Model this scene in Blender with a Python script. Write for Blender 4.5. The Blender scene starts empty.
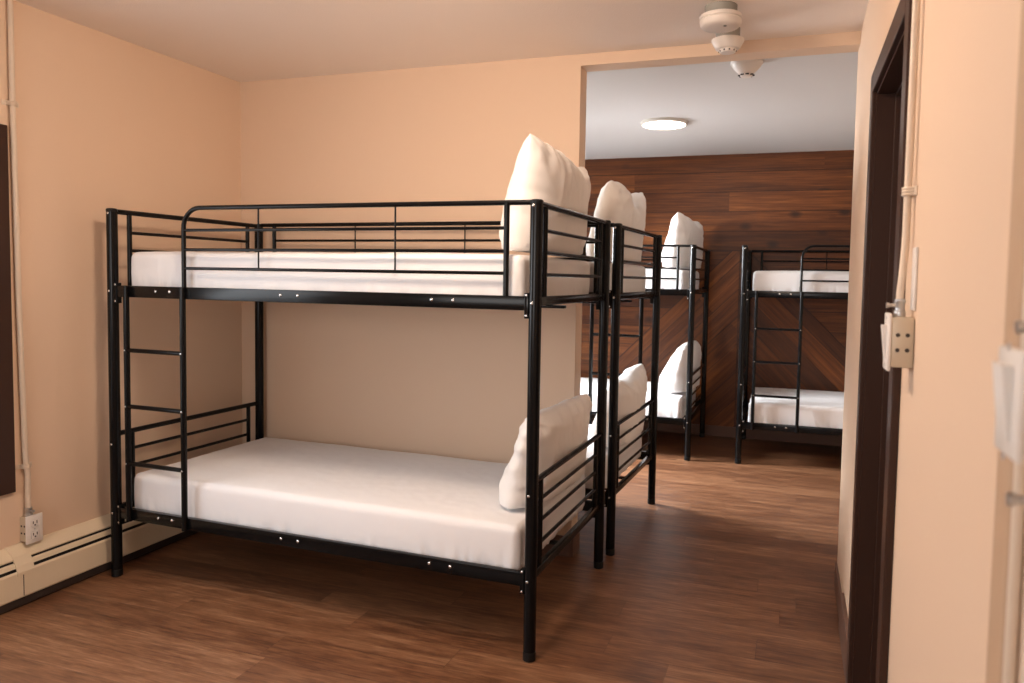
import bpy, bmesh, math, random
from mathutils import Vector, Matrix, noise
random.seed(4)
S = bpy.context.scene
COL = S.collection
PI = math.pi

# ---------------------------------------------------------------- helpers
def mat(name, rgb=(.8, .8, .8), rough=.5, metal=0., spec=.5, emit=None, estr=0., coat=0.):
    m = bpy.data.materials.new(name); m.use_nodes = True
    b = m.node_tree.nodes['Principled BSDF']
    b.inputs['Base Color'].default_value = (*rgb, 1)
    b.inputs['Roughness'].default_value = rough
    b.inputs['Metallic'].default_value = metal
    b.inputs['Specular IOR Level'].default_value = spec
    b.inputs['Coat Weight'].default_value = coat
    if emit:
        b.inputs['Emission Color'].default_value = (*emit, 1)
        b.inputs['Emission Strength'].default_value = estr
    return m

class G:
    """tiny node graph helper"""
    def __init__(s, m):
        s.t = m.node_tree; s.n = s.t.nodes; s.l = s.t.links; s.b = s.n['Principled BSDF']
    def node(s, typ, **kw):
        n = s.n.new(typ)
        for k, v in kw.items(): setattr(n, k, v)
        return n
    def put(s, sock, v):
        if hasattr(v, 'is_linked') or hasattr(v, 'links'): s.l.new(v, sock)
        else: sock.default_value = v
    def math(s, op, a, b=0., c=None):
        n = s.node('ShaderNodeMath', operation=op)
        s.put(n.inputs[0], a); s.put(n.inputs[1], b)
        if c is not None: s.put(n.inputs[2], c)
        return n.outputs[0]
    def comb(s, x, y, z=0.):
        n = s.node('ShaderNodeCombineXYZ')
        s.put(n.inputs[0], x); s.put(n.inputs[1], y); s.put(n.inputs[2], z)
        return n.outputs[0]
    def mixf(s, f, a, b):
        n = s.node('ShaderNodeMix', data_type='FLOAT')
        s.put(n.inputs[0], f); s.put(n.inputs[2], a); s.put(n.inputs[3], b)
        return n.outputs[0]
    def mixc(s, f, a, b, blend='MIX'):
        n = s.node('ShaderNodeMix', data_type='RGBA', blend_type=blend)
        s.put(n.inputs[0], f); s.put(n.inputs[6], a); s.put(n.inputs[7], b)
        return n.outputs[2]
    def noise(s, vec, scale, detail=3., rough=.5, out='Fac', dim='3D'):
        n = s.node('ShaderNodeTexNoise', noise_dimensions=dim)
        s.put(n.inputs['Vector'], vec)
        n.inputs['Scale'].default_value = scale; n.inputs['Detail'].default_value = detail
        n.inputs['Roughness'].default_value = rough
        return n.outputs[out]
    def ramp(s, f, stops):
        n = s.node('ShaderNodeValToRGB'); e = n.color_ramp.elements
        while len(e) < len(stops): e.new(.5)
        for k, (p, c) in enumerate(stops): e[k].position = p; e[k].color = (*c, 1)
        s.put(n.inputs[0], f); return n.outputs[0]
    def pos(s):
        g = s.node('ShaderNodeNewGeometry'); x = s.node('ShaderNodeSeparateXYZ')
        s.l.new(g.outputs['Position'], x.inputs[0]); return g.outputs['Position'], x.outputs
    def obj(s):
        g = s.node('ShaderNodeTexCoord'); return g.outputs['Object']
    def bump(s, h, dist, strength=1.):
        n = s.node('ShaderNodeBump'); n.inputs['Strength'].default_value = strength
        n.inputs['Distance'].default_value = dist; s.l.new(h, n.inputs['Height'])
        s.l.new(n.outputs[0], s.b.inputs['Normal'])

def mesh_obj(name, bm, m, parent=None, smooth=True, angle=40):
    me = bpy.data.meshes.new(name)
    bmesh.ops.recalc_face_normals(bm, faces=bm.faces)
    bm.to_mesh(me); bm.free()
    o = bpy.data.objects.new(name, me); COL.objects.link(o)
    if m: me.materials.append(m)
    if smooth:
        for p in me.polygons: p.use_smooth = True
        me.set_sharp_from_angle(angle=math.radians(angle))
    if parent: o.parent = parent
    return o

def box(bm, lo, hi, bev=0., seg=2):
    t = bmesh.new()
    bmesh.ops.create_cube(t, size=1)
    for v in t.verts:
        v.co = Vector([lo[i] + (hi[i] - lo[i]) * (v.co[i] + .5) for i in range(3)])
    if bev: bmesh.ops.bevel(t, geom=t.edges[:], offset=bev, segments=seg, affect='EDGES', profile=.5)
    join(bm, t)

def join(bm, t):
    me = bpy.data.meshes.new('tmp'); t.to_mesh(me); t.free(); bm.from_mesh(me); bpy.data.meshes.remove(me)

def tube(bm, pts, r, n=12, caps=True):
    pts = [Vector(p) for p in pts]
    rings = []
    up = None
    for i, p in enumerate(pts):
        if i == 0: d = pts[1] - p
        elif i == len(pts) - 1: d = p - pts[i - 1]
        else: d = (pts[i + 1] - p).normalized() + (p - pts[i - 1]).normalized()
        d.normalize()
        if up is None:
            up = Vector((0, 0, 1)) if abs(d.z) < .9 else Vector((1, 0, 0))
        a = d.cross(up).normalized(); b = a.cross(d).normalized(); up = b
        rings.append([bm.verts.new(p + r * (math.cos(k * 2 * PI / n) * a + math.sin(k * 2 * PI / n) * b)) for k in range(n)])
    for i in range(len(rings) - 1):
        for k in range(n):
            bm.faces.new((rings[i][k], rings[i][(k + 1) % n], rings[i + 1][(k + 1) % n], rings[i + 1][k]))
    if caps:
        bm.faces.new(rings[0][::-1]); bm.faces.new(rings[-1])

def lathe(bm, prof, c=(0, 0, 0), n=32, axis='Z'):
    rings = []
    for r, h in prof:
        ring = []
        for k in range(n):
            a = k * 2 * PI / n
            x, y, z = r * math.cos(a), r * math.sin(a), h
            if axis == 'X': x, y, z = h, r * math.cos(a), r * math.sin(a)
            if axis == 'Y': x, y, z = r * math.cos(a), h, r * math.sin(a)
            ring.append(bm.verts.new((c[0] + x, c[1] + y, c[2] + z)))
        rings.append(ring)
    for i in range(len(rings) - 1):
        for k in range(n):
            bm.faces.new((rings[i][k], rings[i][(k + 1) % n], rings[i + 1][(k + 1) % n], rings[i + 1][k]))
    bm.faces.new(rings[0][::-1]); bm.faces.new(rings[-1])

def prism(bm, prof, y0, y1):
    """profile of (x,z) extruded along y"""
    a = [bm.verts.new((x, y0, z)) for x, z in prof]; b = [bm.verts.new((x, y1, z)) for x, z in prof]
    n = len(prof)
    for i in range(n): bm.faces.new((a[i], a[(i + 1) % n], b[(i + 1) % n], b[i]))
    bm.faces.new(a[::-1]); bm.faces.new(b)

def empty(name, loc=(0, 0, 0), rz=0.):
    o = bpy.data.objects.new(name, None); COL.objects.link(o)
    o.location = loc; o.rotation_euler = (0, 0, rz); o.empty_display_size = .1
    return o
def tag(o, label, cat, group=None):
    o['label'] = label; o['category'] = cat
    if group: o['group'] = group
    return o
def struct(name, bm, m, parent=None, smooth=False):
    o = mesh_obj(name, bm, m, parent, smooth=smooth)
    if parent is None: o['kind'] = 'structure'
    return o
def kids(o): return list(o.children)
def copy_tree(o, parent=None):
    c = o.copy(); COL.objects.link(c)
    if parent: c.parent = parent
    for ch in kids(o): copy_tree(ch, c)
    return c

# ---------------------------------------------------------------- dimensions (metres)
XL, XR, YB, YJ = -2.972, .230, 3.452, 3.562     # left wall, right wall, back wall front/back face
XJ, ZC, ZB, ZF = -.994, 2.430, 2.376, 2.465     # jamb, ceiling, header underside, far ceiling
YW, Y0, XE = 6.668, -1.6, 1.80                  # timber wall, rear wall, far room right wall
L, W, H = 1.98, .918, 1.637                     # bunk bed

# ---------------------------------------------------------------- materials
def paint(name, rgb, bump=.0006):
    m = mat(name, rgb, .62, spec=.35); g = G(m)
    p, _ = g.pos()
    n1 = g.noise(p, 1.3, 3); n2 = g.noise(p, 160, 2)
    c = g.mixc(g.math('MULTIPLY', n1, .5), (*rgb, 1), (rgb[0] * .93, rgb[1] * .92, rgb[2] * .9, 1))
    g.l.new(c, g.b.inputs['Base Color']); g.bump(n2, bump, .5)
    return m
M_wall = paint('beige_wall_paint', (.775, .585, .435))
M_ceil = paint('ceiling_paint', (.92, .83, .76), .002)
M_farceil = paint('far_ceiling_paint', (.72, .71, .70), .003)
M_black = mat('black_enamel_metal', (.0045, .0045, .005), .20, spec=.2)
M_cap = mat('black_plastic', (.006, .006, .006), .35, spec=.25)
M_bolt = mat('bolt_steel', (.75, .75, .75), .25, metal=1.)
M_brown = mat('dark_brown_door_paint', (.046, .022, .015), .38, spec=.22)
M_door = mat('brown_door', (.040, .020, .014), .45, spec=.25)
M_skirt = mat('brown_vinyl_baseboard', (.13, .065, .042), .45)
M_cream = mat('cream_enamel', (.80, .68, .50), .38)
M_dark = mat('heater_shadow_gap', (.012, .010, .009), .6)
M_kick = mat('heater_kick', (.035, .025, .022), .5)
M_plate = mat('white_plastic', (.82, .77, .72), .3)
M_slot = mat('outlet_slot', (.05, .04, .035), .6)
M_conduit = mat('painted_conduit', (.70, .58, .46), .4)
M_steelbox = mat('cream_painted_steel_box', (.62, .54, .42), .42, metal=.25)
M_galv = mat('galvanised_fitting', (.55, .55, .55), .35, metal=.9)
M_grey = mat('grey_mount', (.30, .29, .26), .55)
M_detect = mat('detector_plastic', (.78, .72, .66), .4)
M_glow = mat('lamp_diffuser', (1, 1, 1), .5, emit=(1., .76, .58), estr=74)
M_glow_far = mat('lamp_diffuser_far', (1, 1, 1), .5, emit=(1., .86, .72), estr=9)
M_rim = mat('lamp_rim', (.62, .58, .52), .5)
M_day = mat('daylit_frosted_pane', (.8, .85, .9), .5, emit=(.88, .94, 1.0), estr=2.2)
M_day_far = mat('daylit_far_pane', (.8, .85, .9), .5, emit=(.95, .97, 1.0), estr=8)

def fabric(name, rgb, sc=1.):
    m = mat(name, rgb, .85, spec=.15); g = G(m)
    g.b.inputs['Sheen Weight'].default_value = .15
    o = g.obj()
    w = g.noise(o, 9 * sc, 5, .55); f = g.noise(o, 700, 1)
    g.bump(g.math('ADD', g.math('MULTIPLY', w, .8), g.math('MULTIPLY', f, .03)), .012, .35)
    return m
M_sheet = fabric('white_cotton_sheet', (.86, .85, .86))
M_pillow = fabric('white_pillow_case', (.87, .85, .83), 1.4)

# wood plank floor, boards along x
def floor_mat():
    m = mat('brown_plank_floor', rough=.36, spec=.5); g = G(m)
    p, x = g.pos()
    bw, bl = .152, 1.22
    row = g.math('FLOOR', g.math('DIVIDE', x[1], bw))
    wn = g.node('ShaderNodeTexWhiteNoise', noise_dimensions='1D'); g.l.new(row, wn.inputs['W'])
    xs = g.math('ADD', x[0], g.math('MULTIPLY', wn.outputs['Value'], 3.7))
    colid = g.math('FLOOR', g.math('DIVIDE', xs, bl))
    w2 = g.node('ShaderNodeTexWhiteNoise', noise_dimensions='2D'); g.l.new(g.comb(row, colid), w2.inputs['Vector'])
    rnd = w2.outputs['Value']
    v = g.comb(g.math('MULTIPLY', xs, 1.6), g.math('MULTIPLY', x[1], 13.), g.math('MULTIPLY', rnd, 40.))
    grain = g.noise(v, 2.0, 7, .68)
    v2 = g.comb(g.math('MULTIPLY', xs, 6.), g.math('MULTIPLY', x[1], 75.), g.math('MULTIPLY', rnd, 17.))
    fine = g.noise(v2, 1.6, 4, .6)
    f = g.math('ADD', g.math('MULTIPLY', grain, .55), g.math('MULTIPLY', fine, .45))
    f = g.math('ADD', f, g.math('MULTIPLY', g.math('SUBTRACT', rnd, .5), .13))
    c = g.ramp(f, [(.27, (.046, .018, .008)), (.44, (.120, .049, .023)), (.56, (.205, .093, .044)), (.74, (.36, .195, .105))])
    fy = g.math('FRACT', g.math('DIVIDE', x[1], bw)); fx = g.math('FRACT', g.math('DIVIDE', xs, bl))
    gy = g.math('LESS_THAN', fy, .018); gx = g.math('LESS_THAN', fx, .0022)
    gap = g.math('MAXIMUM', gy, gx)
    c = g.mixc(g.math('MULTIPLY', gap, .40), c, (.035, .015, .009, 1))
    g.l.new(c, g.b.inputs['Base Color'])
    g.l.new(g.math('ADD', .30, g.math('MULTIPLY', f, .22)), g.b.inputs['Roughness'])
    g.bump(g.math('SUBTRACT', g.math('MULTIPLY', f, .5), gap), .0012, .5)
    return m
M_floor = floor_mat()

# timber wall: horizontal boards, with a mountain of diagonal boards meeting in a seam
def timber_mat():
    m = mat('stained_cedar_boards', rough=.42, spec=.4); g = G(m)
    p, x = g.pos()
    X, Z = x[0], x[2]
    u = g.math('ABSOLUTE', g.math('ADD', X, .45)); sgn = g.math('SIGN', g.math('ADD', X, .45))
    s = g.math('ADD', Z, u)
    inside = g.math('MULTIPLY', g.math('LESS_THAN', s, 1.70), g.math('LESS_THAN', Z, 1.63))
    al_h, pe_h = X, g.math('ADD', Z, .07)
    al_d = g.math('MULTIPLY', g.math('SUBTRACT', u, Z), .7071)
    pe_d = g.math('ADD', g.math('MULTIPLY', s, .7071), .10)
    al = g.mixf(inside, al_h, al_d); pe = g.mixf(inside, pe_h, pe_d)
    bw = .170
    row = g.math('FLOOR', g.math('DIVIDE', pe, bw))
    key = g.math('ADD', g.math('ADD', row, g.math('MULTIPLY', inside, 37.)), g.math('MULTIPLY', g.math('MULTIPLY', sgn, inside), 11.))
    wn = g.node('ShaderNodeTexWhiteNoise', noise_dimensions='1D'); g.l.new(key, wn.inputs['W'])
    r1 = wn.outputs['Value']
    als = g.math('ADD', al, g.math('MULTIPLY', r1, 5.))
    seg = g.math('FLOOR', g.math('DIVIDE', als, 2.6))
    w2 = g.node('ShaderNodeTexWhiteNoise', noise_dimensions='2D'); g.l.new(g.comb(key, seg), w2.inputs['Vector'])
    r2 = w2.outputs['Value']
    v = g.comb(g.math('MULTIPLY', als, .8), g.math('MULTIPLY', pe, 13.), g.math('MULTIPLY', r2, 30.))
    gr = g.noise(v, 2.0, 5, .6)
    v2 = g.comb(g.math('MULTIPLY', als, 2.2), g.math('MULTIPLY', pe, 90.), g.math('MULTIPLY', r2, 13.))
    fi = g.noise(v2, 1.5, 3, .6)
    f = g.math('ADD', g.math('ADD', g.math('MULTIPLY', gr, .6), g.math('MULTIPLY', fi, .4)), g.math('MULTIPLY', g.math('SUBTRACT', r2, .5), .24))
    c = g.ramp(f, [(.25, (.034, .008, .0018)), (.45, (.086, .023, .004)), (.6, (.160, .045, .008)), (.8, (.33, .115, .027))])
    vo = g.node('ShaderNodeTexVoronoi', feature='F1'); vo.inputs['Scale'].default_value = 3.0
    g.l.new(g.comb(g.math('MULTIPLY', als, 1.), g.math('MULTIPLY', pe, 1.6), r2), vo.inputs['Vector'])
    kn = g.ramp(vo.outputs['Distance'], [(.08, (1, 1, 1)), (.21, (0, 0, 0))])
    c = g.mixc(g.math('MULTIPLY', kn, .85), c, (.025, .008, .004, 1))
    fr = g.math('FRACT', g.math('DIVIDE', pe, bw))
    gap = g.math('LESS_THAN', fr, .035)
    seam = g.math('MULTIPLY', inside, g.math('LESS_THAN', u, .004))
    edge = g.math('LESS_THAN', g.math('ABSOLUTE', g.math('SUBTRACT', s, 1.70)), .006)
    edge = g.math('MULTIPLY', edge, g.math('LESS_THAN', Z, 1.63))
    gap = g.math('MAXIMUM', gap, g.math('MAXIMUM', seam, edge))
    c = g.mixc(g.math('MULTIPLY', gap, .75), c, (.015, .005, .003, 1))
    g.l.new(c, g.b.inputs['Base Color'])
    hi = g.math('SUBTRACT', 1., gap)
    g.bump(g.math('ADD', hi, g.math('MULTIPLY', f, .12)), .006, .8)
    return m
M_timber = timber_mat()

# ---------------------------------------------------------------- room shell
def slab(name, lo, hi, m, parent=None, bev=0):
    bm = bmesh.new(); box(bm, lo, hi, bev); return struct(name, bm, m, parent)

T = .12
slab('floor', (XL - T, Y0 - T, -.08), (XE + T, YW + T, 0), M_floor)
slab('ceiling', (XL - T, Y0 - T, ZC), (XR + T, YJ, ZC + .15), M_ceil)
slab('ceiling_far', (XL - T, YJ, ZF), (XE + T, YW + T, ZF + .12), M_farceil)

def wall_x(name, x0, x1, ya, yb, za, zb, holes, m):
    """wall slab normal to x, with rectangular holes (y0,y1,z0,z1)"""
    bm = bmesh.new(); ys = sorted({ya, yb, *[h[0] for h in holes], *[h[1] for h in holes]})
    for i in range(len(ys) - 1):
        a, b = ys[i], ys[i + 1]; hh = [h for h in holes if h[0] <= a and h[1] >= b]
        if not hh: box(bm, (x0, a, za), (x1, b, zb))
        else:
            h = hh[0]
            if h[2] > za: box(bm, (x0, a, za), (x1, b, h[2]))
            if h[3] < zb: box(bm, (x0, a, h[3]), (x1, b, zb))
    return struct(name, bm, m)

WIN1 = (.86, 2.03, .56, 1.835)      # main room window in the left wall
WIN2 = (4.75, 5.55, .98, 2.08)     # far room window in the left wall
DOOR = (1.835, 2.585, 0., 1.978)
wall_x('wall_left', XL - T, XL, Y0 - T, YW + T, 0, ZF + .12, [WIN1, WIN2], M_wall)
wall_x('wall_right', XR, XR + T, Y0 - T, YJ, 0, ZC, [DOOR], M_wall)
FILL_WIN = (-2.30, -.55, .95, 2.10)    # added, unseen opening in the rear wall that carries the fill light
bm = bmesh.new()
box(bm, (XL, Y0 - T, 0), (FILL_WIN[0], Y0, ZC)); box(bm, (FILL_WIN[1], Y0 - T, 0), (XR, Y0, ZC))
box(bm, (FILL_WIN[0], Y0 - T, 0), (FILL_WIN[1], Y0, FILL_WIN[2])); box(bm, (FILL_WIN[0], Y0 - T, FILL_WIN[3]), (FILL_WIN[1], Y0, ZC))
struct('wall_rear', bm, M_wall)
# partition with its header over the wide opening
bm = bmesh.new()
box(bm, (XL, YB, 0), (XJ, YJ, ZC)); box(bm, (XJ, YB, ZB), (XR, YJ, ZC + .0))
struct('wall_partition', bm, M_wall)
slab('wall_timber', (XL, YW, 0), (XE, YW + T, ZF), M_timber)
slab('wall_far_right', (XE, YJ, 0), (XE + T, YW + T, ZF), M_wall)
slab('wall_far_front', (XR + T, YJ - T, 0), (XE + T, YJ, ZF), M_wall)

# baseboards
slab('baseboard_partition', (XL + .08, YB - .012, 0), (XJ, YB, .10), M_skirt, bev=.002)
slab('baseboard_jamb', (XJ, YB - .012, 0), (XJ + .012, YJ, .10), M_skirt, bev=.002)
bm = bmesh.new(); box(bm, (XR - .010, 3.10, 0), (XR, YJ, .105), .002); box(bm, (XR - .016, 2.62, 0), (XR, 3.10, .150), .003)
struct('baseboard_right', bm, M_skirt)
slab('baseboard_timber', (XL, YW - .012, 0), (XE, YW, .09), M_skirt, bev=.002)

# door set in the right wall
def frame_x(bm, x0, x1, y0, y1, z0, z1, w, bottom=True, bev=.003):
    box(bm, (x0, y0 - w, z0 - (w if bottom else 0)), (x1, y0, z1 + w), bev)
    box(bm, (x0, y1, z0 - (w if bottom else 0)), (x1, y1 + w, z1 + w), bev)
    box(bm, (x0, y0, z1), (x1, y1, z1 + w), bev)
    if bottom: box(bm, (x0, y0, z0 - w), (x1, y1, z0), bev)
bm = bmesh.new(); y0, y1, z0, z1 = DOOR
frame_x(bm, XR - .018, XR - .0005, y0 + .012, y1 - .012, .0, z1 - .012, .066, False)
o = struct('door_1', bm, M_brown)
bm = bmesh.new()
box(bm, (XR - .004, y0 + .0005, 0), (XR + T, y0 + .02, z1)); box(bm, (XR - .004, y1 - .02, 0), (XR + T, y1 - .0005, z1))
box(bm, (XR - .004, y0 + .02, z1 - .02), (XR + T, y1 - .02, z1 - .0005))
box(bm, (XR + .048, y0 + .02, 0), (XR + .072, y0 + .032, z1 - .02), .002); box(bm, (XR + .048, y1 - .032, 0), (XR + .072, y1 - .02, z1 - .02), .002)
box(bm, (XR + .048, y0 + .032, z1 - .032), (XR + .072, y1 - .032, z1 - .02), .002)
struct('door_jamb', bm, M_brown, o)
bm = bmesh.new(); box(bm, (XR + .073, y0 + .024, .008), (XR + .113, y1 - .024, z1 - .024), .002)
for za, zb in ((.2, .95), (1.1, 1.8)):
    for ya, yb in ((y0 + .12, y0 + .36), (y1 - .36, y1 - .12)): box(bm, (XR + .069, ya, za), (XR + .074, yb, zb), .0015)
struct('door_panel', bm, M_door, o)
bm = bmesh.new(); lathe(bm, [(.026, 0), (.026, -.006), (.011, -.010), (.011, -.030), (.026, -.040), (.028, -.052), (.016, -.062)], (XR + .069, y0 + .10, .96), 20, 'X')
struct('door_knob', bm, M_galv, o, True)

# windows in the left wall
def window(name, wn, pane_mat, cas):
    y0, y1, z0, z1 = wn
    bm = bmesh.new(); frame_x(bm, XL, XL + .022, y0, y1, z0, z1, cas, True)
    o = struct(name, bm, M_brown)
    bm = bmesh.new(); frame_x(bm, XL - .08, XL - .03, y0 + .04, y1 - .04, z0 + .04, z1 - .04, .039, True)
    box(bm, (XL - .07, (y0 + y1) / 2 - .02, z0 + .04), (XL - .035, (y0 + y1) / 2 + .02, z1 - .04), .003)
    struct('window_frame', bm, M_plate, o)
    bm = bmesh.new(); box(bm, (XL - .062, y0 + .035, z0 + .035), (XL - .056, y1 - .035, z1 - .035))
    struct('window_pane', bm, pane_mat, o)
window('window_1', WIN1, M_day, .095)
window('window_2', WIN2, M_day_far, .07)
def daylight(name, wn, watts, down, spread, rgb):
    l = bpy.data.lights.new(name, 'AREA'); l.shape = 'RECTANGLE'; l.size = wn[3] - wn[2] - .1; l.size_y = wn[1] - wn[0] - .1
    l.energy = watts; l.color = rgb; l.spread = math.radians(spread)
    o = bpy.data.objects.new(name, l); COL.objects.link(o)
    o.location = (XL + .03, (wn[0] + wn[1]) / 2, (wn[2] + wn[3]) / 2)
    o.rotation_euler = (0, math.radians(-90 + down), 0)
daylight('window_daylight', WIN1, 15, 26, 130, (.88, .94, 1.))
a, b, c, d = FILL_WIN
bm = bmesh.new()
for lo, hi in (((a - .09, Y0, c - .09), (a, Y0 + .02, d + .09)), ((b, Y0, c - .09), (b + .09, Y0 + .02, d + .09)), ((a, Y0, d), (b, Y0 + .02, d + .09)), ((a, Y0, c - .09), (b, Y0 + .02, c))): box(bm, lo, hi, .003)
o = struct('fill_window', bm, M_brown)  # casing of the added rear window, made up to hold the fill light
bm = bmesh.new()
for lo, hi in (((a, Y0 - .08, c), (a + .04, Y0 - .03, d)), ((b - .04, Y0 - .08, c), (b, Y0 - .03, d)), ((a + .04, Y0 - .08, d - .04), (b - .04, Y0 - .03, d)), ((a + .04, Y0 - .08, c), (b - .04, Y0 - .03, c + .04)), (((a + b) / 2 - .02, Y0 - .075, c + .04), ((a + b) / 2 + .02, Y0 - .035, d - .04))): box(bm, lo, hi)
struct('window_frame', bm, M_plate, o)
bm = bmesh.new(); box(bm, (a + .035, Y0 - .06, c + .035), (b - .035, Y0 - .055, d - .035)); struct('window_pane', bm, M_day, o)
l = bpy.data.lights.new('rear_fill_light', 'AREA'); l.shape = 'RECTANGLE'; l.size = b - a - .1; l.size_y = d - c - .1
l.energy = 10; l.color = (1., .93, .87); l.spread = math.radians(120)  # fill added from behind to brighten the wall below the upper bunk
o = bpy.data.objects.new('rear_fill_light', l); COL.objects.link(o); o.location = ((a + b) / 2, Y0 + .03, (c + d) / 2); o.rotation_euler = (PI / 2 - .05, 0, 0)
daylight('far_window_daylight', WIN2, 160, 28, 110, (.96, .98, 1.))

# ---------------------------------------------------------------- bunk beds
def tubes(items, n=10):
    bm = bmesh.new()
    for pts, r in items: tube(bm, pts, r, n)
    return bm
def arc(cx, cz, r, a0, a1, v, n=8):
    return [(cx + r * math.cos(a0 + (a1 - a0) * k / n), v, cz + r * math.sin(a0 + (a1 - a0) * k / n)) for k in range(n + 1)]

def make_bed():
    root = empty('bunk_bed')
    def part(name, bm, m=M_black, parent=root): return mesh_obj(name, bm, m, parent)
    R = .0225
    for u in (0, L):
        for v in (0, W):
            bm = bmesh.new()
            lathe(bm, [(R, .02), (R, H - .012)], (u, v, 0), 20)
            p = part('post', bm)
            bm = bmesh.new(); lathe(bm, [(R - .002, H - .020), (R + .0008, H - .012), (R + .0008, H - .004), (R - .003, H), (.006, H + .0015)], (u, v, 0), 20)
            part('post_cap', bm, M_cap, p)
            bm = bmesh.new(); lathe(bm, [(R - .002, 0), (R + .0012, .003), (R + .0012, .03), (R, .034)], (u, v, 0), 20)
            part('rubber_foot', bm, M_cap, p)
            sv = -1 if v == 0 else 1
            for z in (1.615, 1.278, .60, .292):
                bm = bmesh.new(); lathe(bm, [(.0052, 0), (.005, sv * .002), (.003, sv * .0035)], (u + (0.004 if u == 0 else -.004), v + sv * R, z), 10, 'Y')
                part('bolt', bm, M_bolt, p)
    # end frames
    def end(name, u, zt, rails, zb):
        it = [(((u, R - .004, zt), (u, W - R + .004, zt)), .0115)]
        for v in (.088, W - .088): it.append((((u, v, zt), (u, v, zb)), .0105))
        for z in rails: it.append((((u, .088, z), (u, W - .088, z)), .0075))
        bm = tubes(it)
        box(bm, (u - .011, R - .003, zb - .016), (u + .011, W - R + .003, zb + .016), .003)
        return part(name, bm)
    for u in (0, L):
        nm = 'headboard' if u else 'footboard'
        end(nm, u, 1.625, (1.536, 1.457, 1.378), 1.285)
        end(nm, u, .642, (.562, .482, .400), .305)
    # side rails
    for z0, z1 in ((1.252, 1.302), (.268, .318)):
        for v in (0, W):
            bm = bmesh.new()
            s = 1 if v == 0 else -1
            box(bm, (R - .002, min(v - .011 * s, v + .011 * s), z0), (L - R + .002, max(v - .011 * s, v + .011 * s), z1), .0025)
            for u in (R + .006, L - R - .006): box(bm, (u - .008, v - .013, z0 - .028), (u + .008, v + .013, z1 + .012), .002)
            sr = part('side_rail', bm)
            sv = -1 if v == 0 else 1
            for u in (.257, .334, .906, .988, 1.580, 1.667):
                bm = bmesh.new(); lathe(bm, [(.0065, 0), (.006, sv * .002), (.003, sv * .004)], (u, v + sv * .011, (z0 + z1) / 2 + .004), 12, 'Y')
                part('bolt', bm, M_bolt, sr)
            for u in (R + .006, L - R - .006):
                for z in (z0 - .018, z1 + .004):
                    bm = bmesh.new(); lathe(bm, [(.0045, 0), (.0045, sv * .002), (.002, sv * .003)], (u, v + sv * .013, z), 10, 'Y')
                    part('bolt', bm, M_bolt, sr)
    # front guard rail (rounded corner above the ladder)
    rc = .085; zt = 1.632; u0 = .403
    path = [(u0, 0, 1.295)] + arc(u0 + rc, zt - rc, rc, PI, PI / 2, 0) + [(L - R + .003, 0, zt - .004)]
    it = [(path, .0095), (((1.868, 0, zt - .002), (1.868, 0, 1.295)), .0105)]
    for z in (1.540, 1.459, 1.381): it.append((((u0, 0, z), (1.868, 0, z)), .0065))
    for u in (.790, 1.419): it.append((((u, 0, zt), (u, 0, 1.381)), .0035))
    part('guard_rail', tubes(it))
    # rear guard rail
    it = [(((R - .003, W, 1.630), (L - R + .003, W, 1.630)), .0105)]
    for u in (.105, L - .105): it.append((((u, W, 1.630), (u, W, 1.295)), .0105))
    for z in (1.546, 1.459, 1.381): it.append((((.105, W, z), (L - .105, W, z)), .0065))
    for u in (.624, 1.260): it.append((((u, W, 1.630), (u, W, 1.381)), .0035))
    part('back_rail', tubes(it))
    # ladder
    it = [(((u, -.016, .266), (u, -.016, 1.30)), .0125) for u in (.095, .410)]
    lad = part('ladder', tubes(it, 14))
    for z in (1.022, .776, .524):
        part('rung', tubes([(((.095, -.016, z), (.410, -.016, z)), .0095)]), M_black, lad)
        for u in (.095, .410):
            bm = bmesh.new(); lathe(bm, [(.0045, 0), (.004, -.002), (.002, -.003)], (u, -.0285, z), 10, 'Y')
            part('bolt', bm, M_bolt, lad)
    # slat decks
    for z in (.272, 1.256):
        bm = bmesh.new()
        for k in range(12):
            u = .12 + k * (L - .24) / 11
            box(bm, (u - .02, .012, z), (u + .02, W - .012, z + .014), .002)
        box(bm, (.04, W / 2 - .015, z - .012), (L - .04, W / 2 + .015, z), .002)
        part('slat_deck', bm)
    return root

bed = make_bed()
BEDS = [((-2.831, 2.486), -.0215, 0), ((-2.797, 3.628), -.0422, 1), ((-2.703, 5.669), -.0056, 0), ((-.353, 5.715), .0203, 0)]
BLAB = ['black metal bunk bed nearest the camera, in front of the beige wall',
        'black metal bunk bed just past the beige wall end, its ladder on the far side',
        'black metal bunk bed against the timber wall, left of the gap, with pillows',
        'black metal bunk bed at the far right, partly hidden by the right wall']
frames = []
for i, ((x, y), t, flip) in enumerate(BEDS):
    o = bed if i == 0 else copy_tree(bed)
    fr = Matrix.Translation((x, y, 0)) @ Matrix.Rotation(t, 4, 'Z')
    frames.append(fr)
    if flip:
        c = fr @ Vector((L, W, 0)); o.location = c; o.rotation_euler = (0, 0, t + PI)
    else:
        o.location = (x, y, 0); o.rotation_euler = (0, 0, t)
    tag(o, BLAB[i], 'bunk bed', 'black metal bunk beds')

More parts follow.
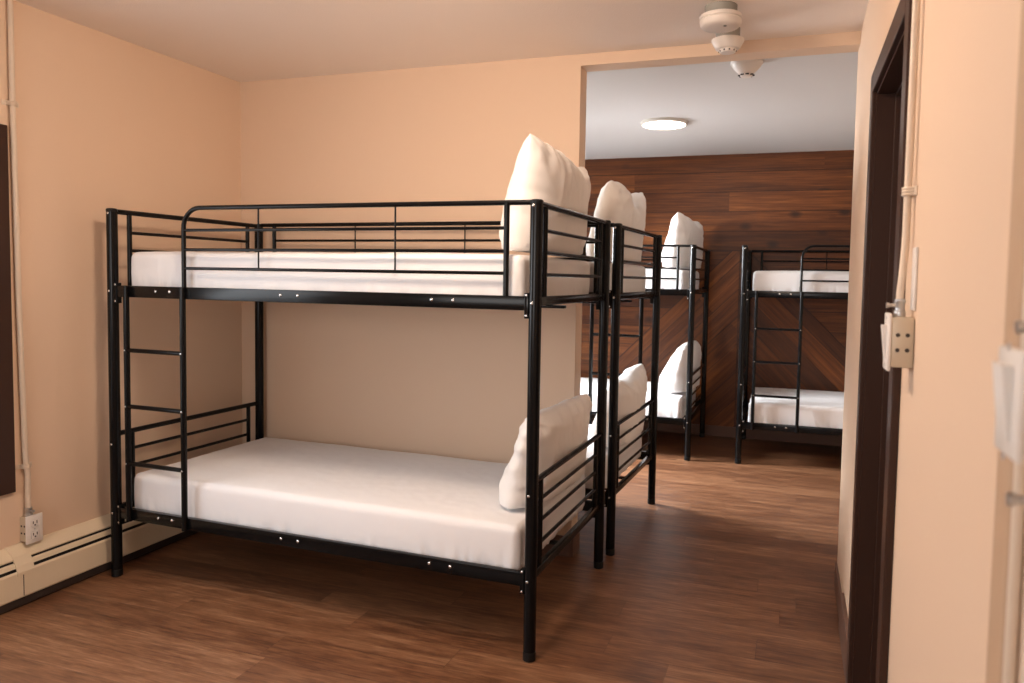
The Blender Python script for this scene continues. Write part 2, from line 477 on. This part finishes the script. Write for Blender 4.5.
# ---------------------------------------------------------------- mattresses
def make_mattress(seed):
    bm = bmesh.new()
    lx, ly, h = 1.852, .860, .178
    nx, ny, nz = 210, 100, 14
    def pt(a, b, c):     # a,b,c in [-1,1]
        # rounded box via superellipse-like softening
        r = .024
        p = Vector((a * lx / 2, b * ly / 2, c * h / 2))
        q = Vector((max(-lx / 2 + r, min(lx / 2 - r, p.x)), max(-ly / 2 + r, min(ly / 2 - r, p.y)), max(-h / 2 + r, min(h / 2 - r, p.z))))
        d = p - q
        if d.length > 1e-6: p = q + d.normalized() * r
        # sagging crown and soft sides
        if c > .99: p.z += .012 * (1 - a ** 4) * (1 - b ** 4)
        side = max(abs(a), abs(b))
        low = max(0, min(1, (.1 - c) / 1.1))
        n1 = noise.noise(Vector((p.x * 3 + seed, p.y * 3, p.z * 4)))
        n2 = noise.noise(Vector((p.x * 26 + seed * 3, p.y * 26, p.z * 5)))
        n3 = noise.noise(Vector((p.x * 60 + seed * 3, p.y * 60, p.z * 8 + 4)))
        out = Vector((p.x / (lx / 2) if abs(a) > .995 else 0, p.y / (ly / 2) if abs(b) > .995 else 0, 0))
        if out.length: p += out.normalized() * (.004 * (1 - c * c) + .003 * n1 + low * low * (.010 * n2 + .008 * n3))
        if c > .99: p.z += .0035 * n1 + .0012 * n2
        p.z += h / 2
        return p
    cache = {}
    def V(i, j, k):
        key = (i, j, k)
        if key not in cache:
            # denser rings near edges
            def w(t): return math.copysign(abs(t) ** .8, t)
            cache[key] = bm.verts.new(pt(w(2 * i / nx - 1), w(2 * j / ny - 1), w(2 * k / nz - 1)))
        return cache[key]
    for i in range(nx):
        for j in range(ny):
            bm.faces.new((V(i, j, nz), V(i + 1, j, nz), V(i + 1, j + 1, nz), V(i, j + 1, nz)))
            bm.faces.new((V(i, j, 0), V(i, j + 1, 0), V(i + 1, j + 1, 0), V(i + 1, j, 0)))
    for k in range(nz):
        for i in range(nx):
            bm.faces.new((V(i, 0, k), V(i + 1, 0, k), V(i + 1, 0, k + 1), V(i, 0, k + 1)))
            bm.faces.new((V(i, ny, k), V(i, ny, k + 1), V(i + 1, ny, k + 1), V(i + 1, ny, k)))
        for j in range(ny):
            bm.faces.new((V(0, j, k), V(0, j, k + 1), V(0, j + 1, k + 1), V(0, j + 1, k)))
            bm.faces.new((V(nx, j, k), V(nx, j + 1, k), V(nx, j + 1, k + 1), V(nx, j, k + 1)))
    return bm
MLAB = [('upper bunk of the nearest bed', 'lower bunk of the nearest bed'),
        ('upper bunk just past the beige wall', 'lower bunk just past the beige wall'),
        ('upper bunk in the far left corner', 'lower bunk in the far left corner'),
        ('upper bunk of the far right bed', 'lower bunk of the far right bed')]
m0 = mesh_obj('mattress', make_mattress(1.3), M_sheet, angle=60)
first = True
for i, fr in enumerate(frames):
    for k, z in ((0, 1.271), (1, .287)):
        o = m0 if first else m0.copy()
        if not first: COL.objects.link(o)
        first = False
        o.matrix_world = fr @ Matrix.Translation((L / 2 + .002, W / 2, z)) @ Matrix.Rotation(PI if (i + k) % 2 else 0, 4, 'Z')
        tag(o, 'white sheeted mattress on the ' + MLAB[i][k], 'mattress', 'white sheeted mattresses')

# ---------------------------------------------------------------- pillows
def make_pillow(w, h, t, lean, seed, valley=(.3, .45, .05), corners=(1., 1.), belly=.35):
    """stands in the local yz plane (width along y, height z from 0), thickness along x.
    valley = (centre, width, depth) of the dip in the upper edge; corners = how round each upper corner is"""
    bm = bmesh.new(); n = 84
    g = {}
    def fold(y, z, s_, k):
        # ridged folds, stretched downwards from the upper edge
        q = noise.noise(Vector((y * k + s_, z * k * .35 + s_ * 2, s_)))
        return (1 - min(1, abs(q) * 3.2)) ** 2
    for side in (-1, 1):
        for i in range(n + 1):
            for j in range(n + 1):
                a = math.sin((2 * i / n - 1) * PI / 2); b = math.sin((2 * j / n - 1) * PI / 2)
                rim = i in (0, n) or j in (0, n)
                if rim and side == 1: g[(i, j, 1)] = g[(i, j, -1)]; continue
                y = a * w / 2 * (1 - .045 * (1 - b * b)); z = b * h / 2 * (1 - .03 * (1 - a * a))
                cr = corners[0] if a < 0 else corners[1]
                if b > 0:
                    k = (abs(a) ** 3) * (b ** 3) * .10 * cr
                    y *= 1 - k; z -= k * h * .55
                    z -= valley[2] * b * b * math.exp(-((a - valley[0]) / valley[1]) ** 2)
                else:
                    y *= 1 - abs(a) ** 3 * abs(b) ** 3 * .06
                th = t / 2 * max(0, (1 - a ** 4) * (1 - b ** 6)) ** .55 * (1 - belly * b) * (1 - .10 * b)
                cd = math.hypot(1 - abs(a), 1 - abs(b))
                ang = math.atan2(1 - abs(b), 1 - abs(a) + 1e-5)
                f = (1 - max(abs(a), abs(b)) ** 8)
                puck = math.exp(-cd * 2.0) * math.sin(ang * 11 + seed + 2 * a) * .0055
                n1 = noise.noise(Vector((y * 5 + seed, z * 5, side * 2 + seed)))
                fl = fold(y, z, seed + side * 5, 9.) * .0055 + fold(y * .6 + z * .5, y - z, seed * 2 + side, 12.) * .0035
                up = .5 + .5 * b
                top = math.exp(-((1 - b) / .35) ** 2) * math.sin(a * 26 + 3 * n1 + seed) * .003
                x = side * (th + f * (.008 * n1 + fl * (.5 + up) - .004 + puck + top))
                x += noise.noise(Vector((a * 4 + seed, b * 4, 3.))) * .012 * max(abs(a), abs(b)) ** 4
                y += .007 * noise.noise(Vector((b * 5, seed, a))); z += .006 * noise.noise(Vector((a * 6, seed + 2, b)))
                g[(i, j, side)] = bm.verts.new((x, y, z + h / 2))
    for side in (-1, 1):
        for i in range(n):
            for j in range(n):
                q = [g[(i, j, side)], g[(i + 1, j, side)], g[(i + 1, j + 1, side)], g[(i, j + 1, side)]]
                if side == -1: q = q[::-1]
                bm.faces.new(q)
    bmesh.ops.rotate(bm, verts=bm.verts[:], cent=(0, 0, 0), matrix=Matrix.Rotation(math.radians(lean), 3, 'Y'))
    for v in bm.verts:
        if v.co.z < .045: v.co.z = .022 + (v.co.z - .045) * .25
    zmin = min(v.co.z for v in bm.verts)
    for v in bm.verts: v.co.z -= zmin
    return bm
PIL = [  # bed, u, v, z, lean, twist, w, h, t, valley, corners, belly, label
    (0, 1.812, .51, 1.466, 10, 1, .73, .440, .225, (.50, .35, .050), (-.2, .2), .12, 'tall white pillow standing on the upper bunk of the nearest bed'),
    (0, 1.832, .52, .480, 13, -2, .76, .388, .175, (.0, .5, .0), (1.0, .8), .35, 'white pillow leaning at the head of the nearest lower bunk'),
    (1, 1.810, .53, 1.466, 10, 2, .78, .432, .20, (.05, .34, .085), (.6, -.5), .2, 'white two-eared pillow on the upper bunk past the beige wall'),
    (1, 1.840, .58, .482, 12, 4, .76, .400, .20, (-.3, .5, .05), (.9, .5), .3, 'white pillow on the lower bunk past the beige wall'),
    (2, 1.800, .55, 1.466, 9, -5, .78, .440, .22, (.2, .3, .045), (-.3, 1.2), .2, 'pointed white pillow on the upper bunk before the timber wall'),
    (2, 1.815, .52, .482, 15, -2, .74, .405, .22, (.0, .5, -.01), (1.6, 1.4), .45, 'rounded white pillow on the lower bunk before the timber wall'),
]
for k, (bi, u, v, z, lean, tw, w, h, t, val, cor, bel, lab) in enumerate(PIL):
    o = mesh_obj('pillow', make_pillow(w, h, t, lean, 2.7 * k + 1.1, val, cor, bel), M_pillow, angle=80)
    o.matrix_world = frames[bi] @ Matrix.Translation((u, v, z)) @ Matrix.Rotation(math.radians(tw), 4, 'Z')
    tag(o, lab, 'pillow', 'white pillows on the bunks')

# ---------------------------------------------------------------- baseboard heater
YH0, YH1 = -.9, YB - .004
heater = empty('baseboard_heater', (XL, 1.5, 0))
def hpart(name, prof, m, y0=YH0, y1=YH1):
    bm = bmesh.new(); prism(bm, [(XL + a, b) for a, b in prof], y0, y1)
    o = mesh_obj(name, bm, m, None, smooth=False); o.parent = heater; o.matrix_parent_inverse = Matrix.Translation((-XL, -1.5, 0)); return o
hpart('kick_plate', [(.002, .0005), (.052, .0005), (.060, .012), (.060, .046), (.002, .046)], M_kick)
hpart('heater_core', [(.002, .048), (.050, .048), (.050, .150), (.036, .205), (.002, .205)], M_dark)
hpart('front_panel', [(.062, .048), (.070, .044), (.073, .050), (.073, .148), (.068, .156), (.064, .152), (.066, .146), (.066, .054)], M_cream)
hpart('damper', [(.058, .166), (.065, .168), (.060, .184), (.052, .188), (.050, .184), (.055, .180)], M_cream)
hpart('top_cover', [(.002, .206), (.044, .200), (.050, .196), (.052, .202), (.046, .210), (.012, .240), (.002, .242)], M_cream)
for (a, b) in ((2.085, 2.155), (.5, .57)):
    hpart('joint_cover', [(.002, .2455), (.014, .2435), (.050, .212), (.068, .176), (.0765, .150), (.0765, .138), (.0735, .138), (.0735, .150), (.045, .208), (.012, .2405), (.002, .2425)], M_cream, a, b)
bm = bmesh.new(); box(bm, (XL + .0728, 2.109, .05), (XL + .0738, 2.112, .148))
o = mesh_obj('panel_joint', bm, M_slot, heater, False); o.matrix_parent_inverse = Matrix.Translation((-XL, -1.5, 0))
tag(heater, 'cream baseboard heater with dark slots along the floor of the left wall', 'heater')

# ---------------------------------------------------------------- conduits and boxes
def rooted(root, o):
    o.parent = root; o.matrix_parent_inverse = Matrix.Translation(-root.location); return o
def conduit(label, path, r, clamps, sx, fit, extra=None, corner=None):
    root = empty('wall_conduit', path[0])
    bm = bmesh.new(); tube(bm, path, r, 14); rooted(root, mesh_obj('pipe', bm, M_conduit))
    for c in clamps:
        bm = bmesh.new()
        y, z = c; x = XL if sx > 0 else XR
        xa, xb = sorted((x + sx * .0005, x + sx * .004))
        box(bm, (xa, y - .034, z - .010), (xb, y + .034, z + .010), .001)
        pts = [(x + sx * .003, y - r - .006, z)] + [(x + sx * (.004 + r + (r + .004) * math.sin(a)), y - (r + .004) * math.cos(a), z) for a in [k * PI / 8 for k in range(9)]] + [(x + sx * .003, y + r + .006, z)]
        for dz in (-.006, 0, .006): tube(bm, [(p[0], p[1], p[2] + dz) for p in pts], .0035, 8)
        lathe(bm, [(.006, 0), (.006, sx * .003), (.003, sx * .005)], (x + sx * .004, y + .026, z), 10, 'X')
        rooted(root, mesh_obj('clamp', bm, M_conduit))
    for (p, d) in fit:
        bm = bmesh.new(); lathe(bm, [(r + .004, 0), (r + .004, .010), (r + .002, .012), (r + .002, .026), (r + .0035, .028), (r + .0035, .034), (r, .036)] if d > 0 else
                                [(r + .004, 0), (r + .004, -.010), (r + .002, -.012), (r + .002, -.026), (r + .0035, -.028), (r + .0035, -.034), (r, -.036)], p, 16)
        s = sx
        lathe(bm, [(.004, 0), (.004, s * .012), (.006, s * .013), (.006, s * .018)], (p[0] + s * r, p[1], p[2] + d * .022), 10, 'X')
        rooted(root, mesh_obj('connector', bm, M_galv))
    return tag(root, label, 'conduit')

def wall_box(name, label, cat, x, sx, y, z, depth, hy, hz, switch):
    """surface box on a wall normal to x; sx = direction into the room"""
    root = empty(name, (x, y, z))
    X = lambda d: x + sx * d
    def B(bm, d0, d1, ya, yb, za, zb, bev=0.): box(bm, (min(X(d0), X(d1)), ya, za), (max(X(d0), X(d1)), yb, zb), bev)
    bm = bmesh.new(); B(bm, .0005, depth, y - hy * .82, y + hy * .82, z - hz * .86, z + hz * .86, .003)
    b = rooted(root, mesh_obj('back_box', bm, M_steelbox))
    for sy in (-1, 1):
        for dd in (.3, .72):
            for dz in (-.26, .26):
                bm = bmesh.new(); lathe(bm, [(.0042, 0), (.0042, sy * .0008)], (X(depth * dd), y + sy * hy * .82, z + dz * hz), 10, 'Y')
                k = mesh_obj('knockout', bm, M_slot); k.parent = b
    bm = bmesh.new(); B(bm, depth + .0003, depth + .007, y - hy, y + hy, z - hz, z + hz, .003)
    pl = rooted(root, mesh_obj('cover_plate', bm, M_plate))
    def sub(nm, bm, m):
        k = mesh_obj(nm, bm, m); k.parent = pl
    if switch:
        bm = bmesh.new()
        sx0, sx1 = X(depth + .0065), X(depth + .010)
        for p in [[(.0065, -.034), (.0095, -.034), (.0095, .034), (.0065, .034)]]: pass
        prof = [(.006, -.033), (.009, -.033), (.0155, .030), (.0155, .033), (.006, .033)]
        prism(bm, [(X(depth + a), z + c) for a, c in prof], y - .0165, y + .0165)
        sub('rocker', bm, M_plate)
        for dz in (-.048, .048):
            bm = bmesh.new(); lathe(bm, [(.0035, 0), (.003, sx * .001)], (X(depth + .007), y, z + dz), 10, 'X'); sub('screw', bm, M_galv)
    else:
        for dz in (-.024, .024):
            bm = bmesh.new(); B(bm, depth + .0068, depth + .0098, y - .017, y + .017, z + dz - .015, z + dz + .015, .004)
            sub('socket_face', bm, M_plate)
            bm = bmesh.new()
            B(bm, depth + .0095, depth + .0103, y - .0095, y - .006, z + dz - .002, z + dz + .009)
            B(bm, depth + .0095, depth + .0103, y + .006, y + .0095, z + dz - .002, z + dz + .009)
            B(bm, depth + .0095, depth + .0103, y - .003, y + .003, z + dz - .011, z + dz - .005)
            sub('socket_slots', bm, M_slot)
        bm = bmesh.new(); lathe(bm, [(.003, 0), (.003, sx * .001)], (X(depth + .007), y, z), 10, 'X'); sub('screw', bm, M_galv)
    return tag(root, label, cat)

# left wall: conduit down to an outlet above the heater
wall_box('electrical_outlet', 'white double electrical outlet on a surface box above the heater', 'outlet', XL, 1, 2.180, .300, .040, .036, .058, False)
conduit('thin painted conduit running down the left wall to the electrical outlet',
        [(XL + .016, 2.150, ZC - .001), (XL + .016, 2.150, 2.02), (XL + .016, 2.158, 1.2), (XL + .016, 2.170, .60), (XL + .017, 2.178, .52), (XL + .020, 2.174, .44), (XL + .020, 2.176, .352)],
        .0105, [(2.150, 2.02), (2.172, .56)], 1, [((XL + .020, 2.176, .352), 1)])
# right wall: conduit beside the door, light switch
wall_box('light_switch', 'white rocker light switch on a steel box right beside the brown door frame', 'light switch', XR, -1, 1.655, 1.250, .042, .036, .058, True)
conduit('painted conduit beside the brown door frame, dropping to the light switch',
        [(XR - .014, 1.704, ZC - .001), (XR - .014, 1.704, 1.47), (XR - .015, 1.700, 1.44), (XR - .020, 1.682, 1.385), (XR - .024, 1.672, 1.345), (XR - .024, 1.668, 1.301)],
        .0075, [(1.704, 1.557)], -1, [((XR - .024, 1.668, 1.301), 1)])
# blank plate on the wall behind the conduit
bm = bmesh.new(); box(bm, (XR - .006, 1.622, 1.315), (XR - .0005, 1.662, 1.44), .002)
o = mesh_obj('blank_plate', bm, M_plate); tag(o, 'thin white blank plate on the wall just above the light switch beside the door', 'cover plate')
# nearest switch at the right edge of the photo
wall_box('light_switch', 'blurred white rocker switch at the right edge of the photo, nearest the camera', 'light switch', XR, -1, .735, 1.266, .045, .036, .047, True)
conduit('blurred painted conduit at the right edge, rising from the nearest switch to the ceiling',
        [(XR - .018, .735, ZC - .001), (XR - .018, .735, 1.309)], .0115, [(.735, 1.9)], -1, [((XR - .018, .735, 1.309), 1)])
r_ = conduit('blurred painted conduit at the right edge, running from the nearest switch down to the floor',
        [(XR - .018, .735, 1.203), (XR - .018, .735, .002)], .0115, [(.735, .6)], -1, [((XR - .018, .735, 1.203), -1)])

M_batten = paint('shaded_batten_paint', (.52, .36, .24))  # browner than the wall paint: the batten's shade is put into its colour
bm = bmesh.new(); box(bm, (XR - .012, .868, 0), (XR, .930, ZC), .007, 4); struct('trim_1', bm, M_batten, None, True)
bm = bmesh.new(); tube(bm, [(XR - .0065, .858, .001), (XR - .0065, .858, ZC - .001)], .006, 12)
o = mesh_obj('wall_cable', bm, M_conduit); tag(o, 'thin cream cable running up the wall beside the shade-toned batten, right edge', 'cable')
# ---------------------------------------------------------------- ceiling devices
def disc_light(x, y, z, m, label, r=.165):
    root = empty('ceiling_light', (x, y, z))
    bm = bmesh.new(); lathe(bm, [(r, -.0005), (r, -.014), (r - .006, -.020), (r - .016, -.022), (r - .016, -.004)], (x, y, z), 48)
    rooted(root, mesh_obj('rim', bm, M_rim))
    bm = bmesh.new(); lathe(bm, [(r - .017, -.010), (r - .017, -.021), (r - .03, -.0235), (.01, -.025)], (x, y, z), 48)
    rooted(root, mesh_obj('diffuser', bm, m))
    return tag(root, label, 'ceiling light', )
disc_light(-.895, 5.23, ZF, M_glow_far, 'round flush ceiling light glowing in the far room')
root = empty('ceiling_light', (-1.05, 1.80, ZC))
bm = bmesh.new(); lathe(bm, [(.17, -.0005), (.172, -.020), (.160, -.026)], (-1.05, 1.80, ZC), 48); rooted(root, mesh_obj('rim', bm, M_rim))
bm = bmesh.new(); lathe(bm, [(.150, -.0265), (.153, -.050), (.150, -.100), (.135, -.130), (.10, -.150), (.05, -.160), (.01, -.162)], (-1.05, 1.80, ZC), 48); rooted(root, mesh_obj('diffuser', bm, M_glow))
tag(root, 'round domed ceiling light of the front room, above the top edge of the photo', 'ceiling light')

def detector(x, y, z, kind, label):
    root = empty('smoke_detector', (x, y, z))
    bm = bmesh.new()
    if kind == 0:
        lathe(bm, [(.062, -.0005), (.062, -.030), (.058, -.034)], (x, y, z), 32); rooted(root, mesh_obj('mount', bm, M_grey))
        bm = bmesh.new(); lathe(bm, [(.074, -.0345), (.081, -.038), (.081, -.050), (.076, -.053), (.080, -.057), (.078, -.072), (.070, -.080), (.05, -.083), (.01, -.084)], (x, y, z), 40)
        b = rooted(root, mesh_obj('housing', bm, M_detect))
        bm = bmesh.new(); lathe(bm, [(.006, -.0835), (.006, -.087)], (x + .02, y - .03, z), 12)
        k = mesh_obj('test_button', bm, M_grey); k.parent = b
    elif kind == 1:
        lathe(bm, [(.050, -.0005), (.050, -.042), (.046, -.045)], (x, y, z), 32); rooted(root, mesh_obj('mount', bm, M_grey))
        bm = bmesh.new(); lathe(bm, [(.066, -.0455), (.068, -.047), (.067, -.054), (.050, -.084), (.046, -.086), (.036, -.087), (.036, -.094), (.032, -.099), (.008, -.100)], (x, y, z), 40)
        b = rooted(root, mesh_obj('housing', bm, M_detect))
        bm = bmesh.new()
        for q in range(10):
            a = q * 2 * PI / 10; box(bm, (x + .0345 * math.cos(a) - .003, y + .0345 * math.sin(a) - .003, z - .097), (x + .0345 * math.cos(a) + .003, y + .0345 * math.sin(a) + .003, z - .091))
        k = mesh_obj('vent_slots', bm, M_slot, None, False); k.parent = b
    else:
        lathe(bm, [(.078, -.0005), (.080, -.012), (.074, -.020)], (x, y, z), 40); rooted(root, mesh_obj('mount', bm, M_detect))
        bm = bmesh.new(); lathe(bm, [(.072, -.0205), (.066, -.032), (.040, -.058), (.034, -.062), (.034, -.066), (.026, -.076), (.006, -.078)], (x, y, z), 40)
        b = rooted(root, mesh_obj('housing', bm, M_detect))
        bm = bmesh.new()
        for q in range(8):
            a = q * 2 * PI / 8 + .2; box(bm, (x + .032 * math.cos(a) - .009, y + .032 * math.sin(a) - .007, z - .0715), (x + .032 * math.cos(a) + .009, y + .032 * math.sin(a) + .007, z - .066), .002)
        k = mesh_obj('vent_slots', bm, M_slot, None, False); k.parent = b
    return tag(root, label, 'smoke detector')
detector(-.305, 3.005, ZC, 0, 'largest round smoke detector on a grey mount, nearest on the front ceiling')
detector(-.300, 3.275, ZC, 1, 'tapered detector just before the header, middle of the three detectors')
detector(-.262, 3.90, ZF, 2, 'conical detector on the far ceiling, half hidden by the header')

# ---------------------------------------------------------------- world, camera
w = bpy.data.worlds.new('world'); S.world = w; w.use_nodes = True
w.node_tree.nodes['Background'].inputs[0].default_value = (.7, .8, 1, 1)
w.node_tree.nodes['Background'].inputs[1].default_value = .3

yaw, pitch, roll, F = .32613, -.05682, .0176, 742.54
CX, CY = 29.72, -20.97
cam = bpy.data.cameras.new('camera'); co = bpy.data.objects.new('camera', cam); COL.objects.link(co)
cam.sensor_width = 36; cam.sensor_fit = 'HORIZONTAL'; cam.lens = F / 1024 * 36
cam.shift_x = -CX / 1024; cam.shift_y = CY / 1024
cam.clip_start = .02
Rz = Matrix.Rotation(yaw, 3, 'Z')
R0 = Rz @ Vector((1, 0, 0)); Fw = Rz @ Vector((0, math.cos(pitch), math.sin(pitch))); U0 = Rz @ Vector((0, -math.sin(pitch), math.cos(pitch)))
c_, s_ = math.cos(roll), math.sin(roll)
Rr = c_ * R0 + s_ * U0; Uu = -s_ * R0 + c_ * U0
mw = Matrix((Rr, Uu, -Fw)).transposed().to_4x4(); mw.translation = (0, 0, 1.3656)
co.matrix_world = mw
cam.dof.use_dof = True; cam.dof.focus_distance = 3.2; cam.dof.aperture_fstop = 4.0
S.camera = co
S.view_settings.view_transform = 'Standard'; S.view_settings.look = 'None'
S.view_settings.gamma = 1; S.view_settings.use_curve_mapping = False
S.view_settings.exposure = 0.07
